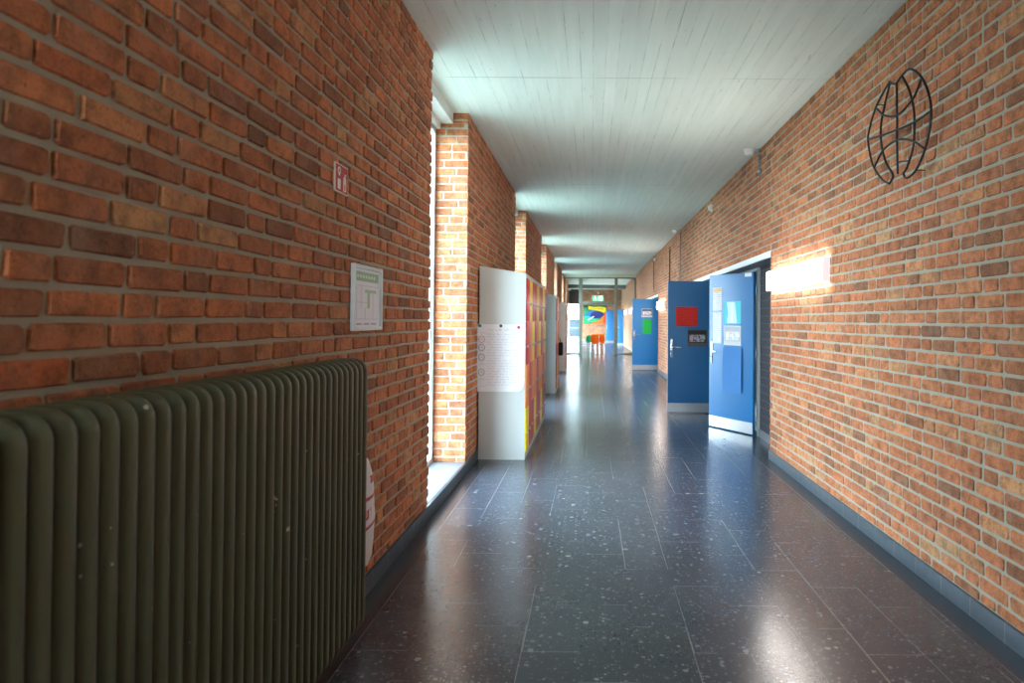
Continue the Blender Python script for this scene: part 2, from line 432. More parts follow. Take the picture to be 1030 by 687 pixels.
# ---------------------------------------------------------------- door recesses
def tile_mat():
    t = NT('dark_wall_tiles'); p = t.pos(); x, y, z = t.sep(p)
    def g(v, w):
        f = t.math('FRACT', t.math('DIVIDE', v, w)); return t.math('LESS_THAN', t.math('MINIMUM', f, t.math('SUBTRACT', 1, f)), .025)
    j = t.math('MAXIMUM', g(y, .1), g(z, .1))
    c = t.mix(t.noise(p, 9, 4), lin((26, 25, 32)), lin((42, 41, 50)))
    t.bsdf(t.mix(t.math('MULTIPLY', j, .8), c, lin((96, 94, 98))), .6, 0, t.bump(t.math('SUBTRACT', 1, j), .3, .003), **{'IOR': 1.25}); return t.m
TILE = tile_mat()
lint = simple('white_lintel', (226, 232, 236), .5)
soff = simple('grey_soffit', (150, 158, 166), .6)
XB = 2.25
for k, (n0, n1) in enumerate(niches):
    struct(MB().box((XR-.004, n0, 2.253), (XR+.03, n1, ZL)).ob('trim_3', lint, bevel=.002), 'white lintel strip above the classroom doors')
    struct(MB().box((XR+.03, n0, 2.253), (XB, n1, ZL-.002)).ob('trim_4', soff), 'grey soffit of the door recess')
    d1, d2 = n0+1.53, n0+3.70           # hinge sides of the two door openings
    W = .98
    mb = MB()
    for a, c in ((n0-.02, d1-.06), (d1+W+.06, d2-.06), (d2+W+.06, n1+.02)): mb.box((XB, a, 0), (XB+.12, c, 2.253))
    struct(mb.ob('wall_right', TILE), 'dark tiled wall at the back of the door recess')
    for a, c in ((n0+.01, d1-.06), (d1+W+.06, d2-.06), (d2+W+.06, n1-.01)):
        struct(MB().box((XB-.014, a, 0), (XB-.001, c, .1)).ob('baseboard_right', skirt_grey), 'grey skirting in the door recess')
    # closed, unlit classroom behind the openings
    room = MB().box((5.0, n0-.3, 0), (5.1, n1+.3, 2.9)).box((XR+.30, n0-.4, 0), (5.1, n0-.3, 2.9)).box((XR+.30, n1+.3, 0), (5.1, n1+.4, 2.9)).box((XR+.30, n0-.4, 2.9), (5.1, n1+.4, 3.0)).box((XR+.31, n0-.4, -.1), (5.1, n1+.4, 0))
    struct(room.ob('wall_right', plaster), 'plain white classroom behind the open doors')
    struct(MB().box((XB, n0-.3, 2.253), (XB+.12, n1+.3, 2.95)).box((XB, n0-.3, 0), (XB+.12, n0-.02, 2.26)).box((XB, n1+.02, 0), (XB+.12, n1+.3, 2.26)).ob('wall_right', plaster), 'wall between the recess and the classroom')

def door_frame(y0, W, n):
    f = MB(); x0, x1 = XB-.03, XB+.13
    f.box((x0, y0-.06, 0), (x1, y0-.012, 2.255)).box((x0, y0+W+.012, 0), (x1, y0+W+.06, 2.255)).box((x0, y0-.012, 2.215), (x1, y0+W+.012, 2.255))
    f.box((XB+.03, y0-.012, 0), (XB+.06, y0+.004, 2.215)).box((XB+.03, y0+W-.004, 0), (XB+.06, y0+W+.012, 2.215)).box((XB+.03, y0, 2.2), (XB+.06, y0+W, 2.215))
    return struct(f.ob(f'trim_{n}', grey_paint, bevel=.003), 'grey steel door frame in the recess')
for k, (n0, n1) in enumerate(niches):
    door_frame(n0+1.53, .98, 5); door_frame(n0+3.70, .98, 6)

def handle_set(parent, s, side):
    """long plate, lever and cylinder; leaf along +Y, faces at x=-.04 (side -1) and x=0 (side +1)"""
    x0 = -.04 if side < 0 else 0
    pl = MB().box((x0, s-.017, .92), (x0+side*.007, s+.017, 1.23)).ob('handle_plate', chrome, parent, bevel=.004)
    MB().tube([(x0, s, 1.10), (x0+side*.05, s, 1.10), (x0+side*.056, s-.012, 1.10), (x0+side*.056, s-.15, 1.096)], .0095, 10).ob('lever', chrome, pl, smooth=True)
    MB().lathe([(.0, x0+side*.011), (.012, x0+side*.011), (.012, x0)], 14, (0, s, 1.02), ax='x').ob('lock_cylinder', dark_rubber, pl, smooth=True)
def make_door(n, loc, ang, Wd, label):
    r = struct(empty(f'door_{n}', loc, rad(ang)), label)
    leaf = MB().box((-.04, 0, .012), (0, Wd, 2.19)).ob('door_leaf', blue_door, r, bevel=.003)
    MB().box((-.0396, Wd-.0005, .013), (-.0004, Wd+.0015, 2.189)).ob('lit_edge_strip', lit_edge, leaf)  # thin strip carrying the painted window light on the free edge
    MB().box((-.0415, .004, .02), (-.04, Wd-.004, .17)).ob('kick_plate', steel, r)
    handle_set(r, Wd-.062, -1); handle_set(r, Wd-.062, 1)
    for z in (.25, 1.1, 1.95):
        MB().tube([(.006, -.006, z-.05), (.006, -.006, z+.05)], .009, 10).ob('hinge', steel, r, smooth=True)
    MB().box((-.026, Wd, .98), (-.014, Wd+.003, 1.16)).ob('latch_plate', steel, r)
    return r
door_near = make_door(1, (2.2, 9.2, 0), 29, .92, 'nearest blue classroom door standing ajar beside the lit lamp')
door_mid = make_door(2, (2.2, 11.41, 0), 90, .93, 'middle blue classroom door standing wide open into the corridor')
door_far = make_door(3, (2.2, 21.12, 0), 90, .935, 'farthest blue corridor door standing wide open before the glass partition')
door_d = make_door(4, (2.2, 24.25, 0), 6, .93, 'blue classroom door nearly shut in the far recess')

def sheet_on(door, s0, s1, z0, z1, name, mat, label, cat, group=None, extra=None, t=.0015, gap=.0415, curl=0):
    """flat thing hung on the corridor face of a door; s runs from the hinge"""
    p = door.matrix_basis @ Vector((-gap, (s0+s1)/2, z0))
    o = empty(name, p, door.rotation_euler.z, label=label, cat=cat, group=group) if extra else None
    w, h = abs(s1-s0)/2, z1-z0
    m = MB(); nu, nv = 6, 6
    grid = [[(-t-curl*(math.sin(3*v/nv+u)*.5+.5), -w+2*w*u/nu, h*v/nv) for u in range(nu+1)] for v in range(nv+1)]
    for v in range(nv):
        for u in range(nu): m.q([grid[v][u], grid[v][u+1], grid[v+1][u+1], grid[v+1][u]])
    m.box((-t*.6, -w+.002, .002), (0, w-.002, h-.002))
    if extra:
        m.ob('sheet', mat, o, smooth=False)
        extra(o, w, h)
    else:
        o = m.ob(name, mat, None); o.location = p; o.rotation_euler.z = door.rotation_euler.z; tag(o, label, cat, group)
    return o

def ruled(name, bg, ink, w, h, n, cols=0, header=None):
    """sheet with illegible rows of writing, optional ruled columns and a coloured heading"""
    t = NT(name); x, y, z = t.sep(t.obj())
    row = t.math('DIVIDE', z, h/n); ri = t.math('FLOOR', row); fr = t.math('FRACT', row)
    word = t.noise(t.comb(t.math('MULTIPLY', y, 55), t.math('MULTIPLY', ri, 7.3), 0), 1, 1)
    m = t.math('MULTIPLY', t.math('MULTIPLY', t.math('GREATER_THAN', fr, .35), t.math('LESS_THAN', fr, .7)), t.math('GREATER_THAN', word, .47))
    m = t.math('MULTIPLY', m, t.math('LESS_THAN', t.math('ABSOLUTE', y), w*.88))
    if cols:
        f = t.math('FRACT', t.math('DIVIDE', t.math('ADD', y, w), 2*w/cols)); m = t.math('MAXIMUM', m, t.math('LESS_THAN', f, .05))
    c = t.mix(t.math('MULTIPLY', m, .8), lin(bg), lin(ink))
    if header:
        k = t.math('MULTIPLY', t.math('GREATER_THAN', z, h*.82), t.math('LESS_THAN', z, h*.95)); c = t.mix(k, c, lin(header))
    t.bsdf(c, .75); return t.m
def crowd(name, w, h, bg, light):
    """printed photograph: rows of small coloured figures, too small to tell apart"""
    t = NT(name); x, y, z = t.sep(t.obj())
    v = t.n('ShaderNodeTexVoronoi', voronoi_dimensions='2D'); t.put(v.inputs['Vector'], t.comb(t.math('DIVIDE', y, w*.17), t.math('DIVIDE', z, h*.2), 0)); v.inputs['Scale'].default_value = 1
    hs = t.n('ShaderNodeHueSaturation'); hs.inputs['Saturation'].default_value = .55 if light else .8; hs.inputs['Value'].default_value = 1.0 if light else .8; t.put(hs.inputs['Color'], v.outputs['Color'])
    fig = t.mix(.62 if light else .25, hs.outputs[0], lin((228, 226, 228)))
    k = t.math('MULTIPLY', t.math('GREATER_THAN', z, h*.26), t.math('LESS_THAN', z, h*.7))
    k = t.math('MULTIPLY', k, t.math('LESS_THAN', t.math('ABSOLUTE', y), w*.82))
    k = t.math('MULTIPLY', k, t.math('LESS_THAN', v.outputs['Distance'], .62))
    c = t.mix(k, lin(bg), fig)
    g = t.math('LESS_THAN', z, h*.2); c = t.mix(g, c, lin((196, 198, 204) if light else (112, 98, 88)))
    e = t.math('MAXIMUM', t.math('GREATER_THAN', t.math('ABSOLUTE', y), w*.94), t.math('MAXIMUM', t.math('LESS_THAN', z, h*.05), t.math('GREATER_THAN', z, h*.95)))
    c = t.mix(t.math('MULTIPLY', e, .7), c, lin((222, 222, 224) if light else (96, 84, 84)))
    t.bsdf(c, .45); return t.m
def stripes_extra(o, w, h):
    m = MB()
    m.prism([(-w*.55, .01), (w*.62, .01), (w*.5, h*.5), (w*.66, h-.01), (-w*.3, h-.01), (-w*.42, h*.55)], 'x', -.0022, -.0018)
    m.ob('pale_wash', simple('pale_turquoise_wash', (206, 238, 244), .7), o)
    MB().box((-.0024, -w*.12, .02), (-.002, w*.2, h-.02)).ob('white_wash', simple('white_wash', (232, 246, 250), .7), o)

# nearest door: sheets, painting, photo, blue hanging cloth
sheet_on(door_near, .84, .648, 1.683, 2.01, 'timetable', ruled('timetable_print', (238, 238, 242), (180, 180, 196), .096, .327, 11, 0, (250, 206, 140)), 'white sheet with an orange heading on the nearest blue door', 'paper')
sheet_on(door_near, .84, .648, 1.215, 1.659, 'name_list', ruled('name_list_print', (236, 238, 244), (176, 182, 204), .096, .444, 16, 3), 'long white list taped under the orange headed sheet on the nearest blue door', 'paper')
sheet_on(door_near, .595, .24, 1.492, 1.809, 'watercolour_sheet', simple('turquoise_wash', (86, 204, 220), .7), 'turquoise and white painted sheet on the nearest door', 'painting', extra=stripes_extra)
sheet_on(door_near, .592, .238, 1.196, 1.468, 'group_photo', crowd('pale_photo_print', .177, .272, (170, 180, 186), True), 'pale printed group photo under the turquoise sheet on the nearest door', 'photo')
cl = simple('blue_felt', (74, 132, 196), .9, bump=.4)
bx_ = sheet_on(door_near, .608, .225, .545, 1.172, 'hanging_cloth', cl, 'blue cloth hanging below the group photo on the nearest door', 'cloth', extra=lambda o, w, h: MB().tube([(-.01, -w-.012, .0), (-.01, -w-.012, h)], .006, 8).ob('dark_edge_rod', simple('navy_rod', (24, 62, 130), .5), o, smooth=True), t=.004, curl=.006)
sheet_on(door_near, .165, .03, 2.135, 2.185, 'door_label', white_plastic, 'small white label in the top corner of the nearest blue door', 'label', t=.003)
# middle door (s = 2.2 - X)
sheet_on(door_mid, .797, .438, 1.441, 1.761, 'red_paper_sheet', ruled('red_paper_print', (252, 62, 52), (206, 44, 42), .18, .32, 10, 9), 'red paper sheet taped on the middle blue door', 'paper')
sheet_on(door_mid, .602, .283, 1.113, 1.383, 'group_photo', crowd('dark_photo_print', .16, .27, (44, 34, 36), False), 'dark printed group photo below the red paper on the middle door', 'photo')
# far door
sheet_on(door_far, .653, .33, 1.637, 1.894, 'picture_sheet', crowd('slate_photo_print', .161, .257, (84, 80, 98), True), 'small grey picture above the green paper on the farthest open door', 'picture')
sheet_on(door_far, .617, .357, 1.118, 1.574, 'green_paper_sheet', simple('green_paper', (22, 178, 66), .7), 'bright green paper taped on the farthest open door', 'paper')

# ---------------------------------------------------------------- wall lamps
lamp_glow = emit('lamp_diffuser', (255, 250, 244), 14)
def make_lamp(y0, y1, label):
    r = empty('wall_lamp', (XR, (y0+y1)/2, 1.872), label=label, cat='lamp', group='box lamps on the brick wall')
    h = (y1-y0)/2
    MB().box((-.02, -h+.03, .02), (.003, h-.03, .19)).ob('back_plate', white_plastic, r, bevel=.003)
    MB().box((-.06, -h+.012, 0), (-.02, h-.012, .205)).ob('diffuser', lamp_glow, r, bevel=.008)
    for s in (-1, 1):
        MB().box((-.061, s*(h-.012), -.001), (-.0, s*h, .206)).ob('end_cap', emit('lamp_end_glow', (255, 240, 240), .5), r, bevel=.003)
    return r
make_lamp(5.755, 7.62, 'large bright white box lamp beside the nearest open door')
make_lamp(18.6, 20.4, 'white wall lamp beside the farthest open blue door')
make_lamp(33.5, 35.2, 'bright wall lamp behind the glass partition, nearer of the two')
make_lamp(38.5, 40.2, 'wall lamp behind the glass partition, farther of the two')

# ---------------------------------------------------------------- radiator
rad_paint = simple('olive_green_radiator_paint', (62, 66, 50), .42, var=.12, scale=9, bump=.05)
def chip_mat():
    t = NT('chipped_radiator_paint'); p = t.pos()
    nz = t.noise(p, 5, 3); c = t.mix(nz, lin((70, 71, 50)), lin((90, 90, 64)))
    v = t.noise(p, 26, 2, .4)
    chip = t.math('GREATER_THAN', v, .755)
    c = t.mix(t.math('MULTIPLY', chip, .8), c, lin((196, 190, 172)))
    t.bsdf(c, t.math('ADD', .36, t.math('MULTIPLY', nz, .12)), 0, t.bump(t.noise(p, 130, 3), .12, .002)); return t.m
RAD = chip_mat()
P_, RX, RZ0, RZ1 = .06, -1.0, .15, 1.352
NS = 60; RY1 = 3.1
r = empty('radiator', (-1.09, RY1-NS*P_/2, RZ0), label='dark olive column radiator in front of the brick wall', cat='radiator')
def section_mesh():
    m = MB(); hw, R_, hh = .09, .0275, RZ1-RZ0
    def ell(pts, ry, rx, n=10):
        pass
    # outer loop: front column, rounded head, rear column, rounded foot
    xo = hw-R_; cr = .03; loop = []
    def arc(cx, cz, a0, a1, k=5):
        return [(cx+cr*math.cos(rad(a0+(a1-a0)*i/k)), 0, cz+cr*math.sin(rad(a0+(a1-a0)*i/k))) for i in range(k+1)]
    zt, zb = hh-R_, R_
    loop += arc(xo-cr, zt-cr, 0, 90)+arc(-xo+cr, zt-cr, 90, 180)+arc(-xo+cr, zb+cr, 180, 270)+arc(xo-cr, zb+cr, 270, 360)
    m.tube(loop, R_, 12, closed=True)
    for x in (-.022, .022): m.tube([(x, 0, zb), (x, 0, zt)], .019, 8)
    for z in (zt-.035, zb+.035):
        m.tube([(0, -.03, z), (0, .03, z)], .036, 12)
        m.prism([(-.055, z-.035), (.055, z-.035), (.066, z-.01), (.066, z+.03), (-.066, z+.03), (-.066, z-.01)], 'y', -.024, .024)
    return m.mesh('section', RAD, smooth=True)
sm_ = section_mesh()
for i in range(NS):
    o = bpy.data.objects.new('section', sm_); COL.objects.link(o); o.parent = r
    o.location = (0, -NS*P_/2+P_*(i+.5), 0); o.scale = (1, 1, 1)
for y in (-NS*P_/2+.3, NS*P_/2-.3, 0):
    MB().box((-.14, y-.02, 1.0), (-.05, y+.02, 1.03)).box((-.144, y-.02, .92), (-.134, y+.02, 1.06)).ob('bracket', rad_paint, r, bevel=.002)
    MB().box((-.07, y-.02, -.15), (-.03, y+.02, .02)).box((-.09, y-.04, -.15), (.0, y+.04, -.14)).ob('foot', rad_paint, r, bevel=.002)

# white bag with red print hanging at the far end of the radiator
def printed_film():
    t = NT('white_film_with_red_print'); x, y, z = t.sep(t.obj())
    def band(a, b_): return t.math('MULTIPLY', t.math('GREATER_THAN', z, a), t.math('LESS_THAN', z, b_))
    w = t.math('GREATER_THAN', t.noise(t.comb(t.math('MULTIPLY', y, 26), 0, t.math('MULTIPLY', z, 6)), 1, 1), .47)
    k = t.math('MAXIMUM', t.math('MAXIMUM', band(.345, .365), band(.195, .212)), t.math('MULTIPLY', t.math('MAXIMUM', band(.25, .30), band(.43, .47)), w))
    c = t.mix(k, t.mix(t.noise(t.obj(), 12, 3), lin((226, 216, 214)), lin((240, 234, 232))), lin((196, 26, 46)))
    t.bsdf(c, .35, 0, t.bump(t.noise(t.obj(), 30, 3), .4, .004)); return t.m
def bag_obj():
    r = empty('hanging_bag', (-1.2, 3.66, .22), label='white plastic bag with red print hanging behind the end of the radiator', cat='bag')
    m = MB(); n, k = 20, 12
    prof = [(.05, 0), (.10, .04), (.135, .12), (.14, .25), (.132, .36), (.10, .46), (.05, .53), (.03, .56)]
    rr = random.Random(3)
    i0 = len(m.v)
    for (w, z) in prof:
        for j in range(n):
            th = 2*math.pi*j/n; q = 1+.07*math.sin(5*th+z*20)+rr.uniform(-.03, .03)
            m.v.append((.03*math.sin(th)*q*min(1, w/.08), w*math.cos(th)*q, z))
    m.tone += [(.5,)*3]*(len(prof)*n)
    for a in range(len(prof)-1):
        for j in range(n):
            m.f.append((i0+a*n+j, i0+a*n+(j+1) % n, i0+(a+1)*n+(j+1) % n, i0+(a+1)*n+j)); m.mi.append(0)
    m.f.append(tuple(i0+j for j in range(n))[::-1]); m.mi.append(0)
    m.f.append(tuple(i0+(len(prof)-1)*n+j for j in range(n))); m.mi.append(0)
    m.ob('bag_body', printed_film(), r, smooth=True)
    MB().tube([(0, -.01, .56), (-.006, -.012, .62), (-.01, .0, .66), (-.006, .012, .62), (0, .01, .56)], .004, 6).ob('bag_handle', simple('white_film2', (224, 220, 220), .4), r, smooth=True)
    MB().tube([(-.04, 0, .655), (.006, 0, .655), (.01, 0, .67)], .004, 8).ob('hook', steel, r, smooth=True)
bag_obj()

# ---------------------------------------------------------------- signs on the left wall
def fire_sign():
    r = empty('fire_hose_sign', (XL+.009, 3.355, 2.142), label='small red fire hose sign on the brick wall above the framed plan', cat='sign')
    w, h = .085, .14
    MB().box((-.004, -w, 0), (.004, w, h+.0)).ob('sign_plate', simple('sign_white_edge', (232, 214, 196), .5), r, bevel=.001)
    MB().box((.004, -w+.006, .006), (.0048, w-.006, h-.006)).ob('red_field', simple('sign_red', (188, 36, 56), .5), r)
    m = MB()
    # left column: hose reel (ring) above its nozzle; right column: extinguisher body with handle
    m.lathe([(.009, .0052), (.019, .0058), (.019, .0048)], 16, (0, -.036, .106), ax='x')
    m.box((.0048, -.044, .082), (.0056, -.028, .092)); m.box((.0048, -.055, .016), (.0056, -.018, .066))
    m.prism([(.018, .014), (.058, .014), (.058, .075), (.047, .09), (.029, .09), (.018, .075)], 'x', .0048, .0056)
    m.box((.0048, .03, .094), (.0056, .06, .1))
    m.ob('pictogram', simple('sign_cream', (238, 226, 206), .5), r)
    MB().box((.0056, .03, .02), (.006, .046, .05)).ob('pictogram_detail', simple('sign_pale_red', (214, 120, 110), .5), r)
fire_sign()

def evac_plan():
    y0, y1, z0, z1 = 3.515, 3.99, 1.465, 1.815
    r = empty('evacuation_plan', (XL+.006, (y0+y1)/2, z0), label='framed white evacuation plan on the brick wall above the radiator', cat='picture frame')
    w, h = (y1-y0)/2, z1-z0
    f = MB()
    for a, b_ in (((0, -w, 0), (.022, -w+.02, h)), ((0, w-.02, 0), (.022, w, h)), ((0, -w+.02, 0), (.022, w-.02, .02)), ((0, -w+.02, h-.02), (.022, w-.02, h))): f.box(a, b_)
    f.ob('frame', simple('aluminium_frame', (222, 224, 224), .4), r, bevel=.002)
    MB().box((-.004, -w+.01, .01), (.008, w-.01, h-.01)).ob('backing_sheet', simple('plan_paper', (232, 234, 244), .6, var=.03), r)
    MB().box((.008, -w+.04, h-.085), (.0088, w-.045, h-.035)).ob('green_header', simple('plan_green', (150, 186, 158), .6), r)
    t = MB()
    for k in range(7): t.box((.0088, -w+.07+k*.045, h-.068), (.0092, -w+.07+k*.045+.03, h-.052))
    t.ob('header_text', simple('plan_header_text', (214, 230, 216), .6), r)
    g = MB().box((.008, -.03, .205), (.0088, .15, .222)).box((.008, .01, .12), (.0088, .045, .205))
    g.ob('plan_corridor', simple('plan_green_light', (164, 198, 164), .6), r)
    l = MB()
    for (a, b_, c, d) in ((-.17, .06, .19, .062), (-.17, .06, -.168, .24), (-.17, .24, .19, .242), (-.09, .12, -.088, .24), (.1, .06, .102, .2), (-.17, .15, 0, .152), (-.03, .06, -.028, .12)):
        l.box((.008, a, b_), (.0086, c, d))
    for k in range(3): l.box((.008, -.17+.12*k, .03), (.0086, -.17+.12*k+.09, .04))
    l.ob('plan_lines', simple('plan_line_grey', (168, 174, 188), .6), r)
evac_plan()

# ---------------------------------------------------------------- lockers
body = simple('light_grey_locker_steel', (208, 214, 212), .42, var=.02)
LC = {'R': simple('locker_red', (206, 26, 40), .3, var=.01, rvar=0, **{'IOR': 1.22}), 'O': simple('locker_orange', (255, 142, 16), .3, var=.01, rvar=0, **{'IOR': 1.22}), 'Y': simple('locker_yellow', (255, 234, 20), .3, var=.01, rvar=0, **{'IOR': 1.22})}
PAT = ['YRR', 'ORO', 'ROY', 'RYR']          # bottom to top
def locker(x1, y0, cols, pitch, label, pat=PAT, depth=.5, zf=2.035, zb=2.115):
    L = cols*pitch; x0 = x1-depth
    r = empty('locker_unit', (x1-depth/2, y0+L/2, 0), label=label, cat='locker', group='school lockers along the corridor')
    hx, hy = depth/2, L/2
    m = MB(); t = .02
    # shell: two end panels with sloping top edge, sloped roof, back, shelves, plinth
    for s in (-1, 1):
        ya, yb = (s*hy, s*(hy-t)); m.prism([(-hx, 0), (hx, 0), (hx, zf), (-hx, zb)], 'y', min(ya, yb), max(ya, yb))
    m.prism([(-hx, zb-t), (hx, zf-t), (hx, zf), (-hx, zb)], 'y', -hy+t, hy-t)
    m.box((-hx, -hy+t, 0), (-hx+t, hy-t, zb-t))
    m.box((hx-.02, -hy+t, 0), (hx, hy-t, .08)); m.box((hx-.02, -hy+t, zf-.05), (hx, hy-t, zf-t))
    for k in range(5): z = .08+.475*k; m.box((-hx+t, -hy+t, z-.01), (hx-.008, hy-t, z+.01))
    for c in range(1, cols): y = -hy+c*pitch; m.box((-hx+t, y-.01, .08), (hx-.008, y+.01, zf-.03))
    m.ob('body', body, r, bevel=.002)
    nr = len(pat); ht = (zf-.05-.085)/nr
    for rr in range(nr):
        for c in range(cols):
            ch = pat[rr][c % len(pat[rr])]
            y0_ = -hy+c*pitch+(.008 if c == 0 else .0015); y1_ = -hy+(c+1)*pitch-(.008 if c == cols-1 else .0015)
            z0_ = .085+rr*ht+.0015; z1_ = .085+(rr+1)*ht-.0015
            d = MB().box((hx-.004, y0_, z0_), (hx+.014, y1_, z1_)).ob('door', LC[ch], r, bevel=.003)
            zc = z0_+(z1_-z0_)*.42
            MB().lathe([(.0001, hx+.03), (.013, hx+.03), (.016, hx+.02), (.016, hx+.013)], 12, (0, y0_+.04, zc), ax='x').ob('lock_knob', simple('grey_knob', (206, 208, 212), .4), d, smooth=True)
    return r
XF = -.717
BACK = .508
nm = ['first of the joined red, orange and yellow locker units, with the poster on its end', 'second of the joined red, orange and yellow locker units, between two others', 'third of the joined red, orange and yellow locker units, farthest from the poster']
for k in range(3): locker(XF, 7.5+1.045*k, 3, 1.043/3, nm[k], depth=BACK)
# white bar stickers seen on one door
PAT2 = ['RRR', 'ROO', 'OOR', 'YOR']
l2 = locker(-.735, 14.3, 4, .335, 'grey locker unit with orange doors and a dark bag, behind the front lockers', ['RYRR', 'RORO', 'ORRO', 'RYOR'], depth=.49)
l3 = locker(-.765, 20.5, 3, .335, 'farthest grey locker unit, before the glass partition', ['ORO', 'ROR', 'OOR', 'ROO'], depth=.46)

# dark bag hanging from a locker knob
def dark_bag():
    r = empty('dark_bag', (-.659, 14.95, .76), label='dark bag hanging on the doors of the second locker bank', cat='bag')
    m = MB(); m.prism([(-.13, 0), (.13, 0), (.15, .05), (.14, .2), (.08, .28), (-.08, .28), (-.14, .2), (-.15, .05)], 'x', -.045, .045)
    m.ob('bag_body', simple('black_cloth', (26, 24, 26), .85, bump=.3), r, bevel=.02, seg=3)
    MB().tube([(0, -.06, .27), (-.02, -.03, .35), (-.03, 0, .375), (-.02, .03, .35), (0, .06, .27)], .007, 6).ob('strap', simple('black_strap', (22, 22, 24), .8), r, smooth=True)
dark_bag()

# poster with handwriting on the locker end
def poster():
    w, h = .262, .735
    r = empty('handwritten_poster', (-.99, 7.496, .742), label='large white poster with handwritten list on the grey end of the lockers', cat='poster')
    m = MB(); nu, nv = 14, 14
    def pt(u, v):
        x = -w+2*w*u/nu; z = h*v/nv; y = -.002
        d = max(0, (u/nu-.78)/.22)*max(0, (.16-v/nv)/.16)       # curled lower right corner
        y -= .03*d; x -= .03*d*d; z += .02*d*d
        y -= .003*math.sin(u*.9)*(1-v/nv)
        return (x, y, z)
    for v in range(nv):
        for u in range(nu): m.q([pt(u, v), pt(u+1, v), pt(u+1, v+1), pt(u, v+1)])
    m.ob('paper_sheet', paper, r, smooth=True)
    def squiggle(mb, x0, x1, z, rr, amp=.007):
        x = x0
        while x < x1:
            L = rr.uniform(.025, .1); pts = []; n = max(6, int(L/.0035))
            for k in range(n): pts.append((x+L*k/n, -.0068, z+amp*(math.sin(k*1.9+rr.random()*1.6)*rr.uniform(.25, .8)+(rr.random() > .86)*.9)))
            mb.tube(pts, .0009, 4); x += L+rr.uniform(.008, .018)
    rr = random.Random(12); ink = simple('grey_pencil', (140, 140, 156), .8)
    lines = MB(); z = .655; zs = []
    while z > .05:
        zs.append(z); z -= .029
    for k, z in enumerate(zs):
        if k == 0: squiggle(lines, -.13, .14, z+.015, rr, .012)
        elif k in (3, 6, 10): squiggle(lines, -.12, .02, z, rr)
        else: squiggle(lines, -.14, rr.choice([.2, .15, .22, .1]), z, rr)
    lines.ob('handwriting', ink, r)
    for zc, c, nm_ in ((.57, (214, 90, 90), 'red'), (.48, (70, 64, 120), 'violet'), (.375, (80, 80, 84), 'grey'), (.21, (110, 150, 120), 'green')):
        k = MB(); n = 20
        k.tube([(-.205+.032*math.cos(6.283*i/n), -.0068, zc+.036*math.sin(6.283*i/n)) for i in range(n)], .0024, 5, closed=True)
        k.tube([(-.205, -.0068, zc+.015), (-.205, -.0068, zc), (-.19, -.0068, zc-.008)], .0014, 4)
        tag(k.ob('drawn_circle', simple('felt_pen_'+nm_, c, .8), r), nm_+' drawn circle')
    e = MB()
    for zc in (.64, .135, .06, .3): squiggle(e, -.225, -.18, zc, rr, .01)
    e.ob('drawn_mark', simple('felt_pen_pink', (200, 150, 150), .8), r)
poster()
for x, z, c, nm_ in ((-1.215, 1.46, (50, 130, 140), 'teal magnet at a top corner of the handwritten poster'), (-.986, 1.46, (60, 56, 70), 'dark magnet at the top middle of the handwritten poster'), (-.792, 1.445, (214, 16, 110), 'pink magnet at a top corner of the handwritten poster')):
    o = MB().lathe([(.0001, 0), (.016, 0), (.0175, -.003), (.0165, -.008), (.0001, -.0095)], 18, ax='y').ob('magnet', simple('magnet_%d' % c[0], c, .35), smooth=True)
    o.location = (x, 7.4915, z); tag(o, nm_, 'magnet', 'magnets on the poster')

# ---------------------------------------------------------------- globe wire art
def globe():
    wire = simple('black_iron_wire', (22, 21, 22), .5, .4)
    curves = [[(4.473, 3.106), (4.677, 3.016), (4.808, 2.874), (4.817, 2.784), (4.74, 2.619), (4.59, 2.489), (4.477, 2.437)],
     [(4.465, 3.103), (4.552, 2.977), (4.609, 2.854), (4.6, 2.728), (4.53, 2.589), (4.423, 2.48), (4.477, 2.437)],
     [(4.373, 3.062), (4.365, 2.834), (4.364, 2.667), (4.355, 2.474)],
     [(4.293, 3.075), (4.197, 2.953), (4.138, 2.815), (4.131, 2.686), (4.151, 2.581), (4.229, 2.487), (4.275, 2.462)],
     [(4.275, 2.457), (4.229, 2.423), (4.11, 2.445), (3.998, 2.543), (3.937, 2.663), (3.931, 2.781), (3.984, 2.904), (4.08, 3.015), (4.198, 3.086), (4.293, 3.084), (4.373, 3.062), (4.427, 3.076), (4.473, 3.106)],
     [(4.677, 2.989), (4.572, 2.916), (4.452, 2.869), (4.339, 2.851), (4.214, 2.87), (4.129, 2.898), (4.047, 2.972)],
     [(4.808, 2.815), (4.432, 2.766), (4.145, 2.741), (3.937, 2.745)],
     [(4.718, 2.596), (4.591, 2.673), (4.451, 2.695), (4.301, 2.681), (4.144, 2.627), (4.014, 2.554)],
     [(4.337, 2.548), (4.212, 2.524)]]
    names = ['meridian_rod']*4+['outline_rod']+['latitude_rod']*3+['cross_rod']
    r = empty('wire_globe', (1.94, 4.37, 2.43), label='black iron wire globe sculpture high on the brick wall', cat='sculpture')
    def cat(c):
        P = [c[0]]+c+[c[-1]]; out = []
        for i in range(1, len(P)-2):
            for k in range(6):
                t = k/6; a, b_, d, e = P[i-1], P[i], P[i+1], P[i+2]
                out.append(tuple(.5*(2*b_[q]+(d[q]-a[q])*t+(2*a[q]-5*b_[q]+4*d[q]-e[q])*t*t+(3*b_[q]-a[q]-3*d[q]+e[q])*t**3) for q in (0, 1)))
        out.append(c[-1]); return out
    for c, n in zip(curves, names):
        pts = [(0, y-4.37, z-2.43) for y, z in cat(c)]
        MB().tube(pts, .0075 if n != 'cross_rod' else .005, 8).ob(n, wire, r, smooth=True)
    for y, z in ((4.677, 3.016), (4.11, 2.445)):
        MB().tube([(0, y-4.37, z-2.43), (.056, y-4.37, z-2.43)], .0035, 8).ob('standoff_pin', wire, r, smooth=True)
globe()

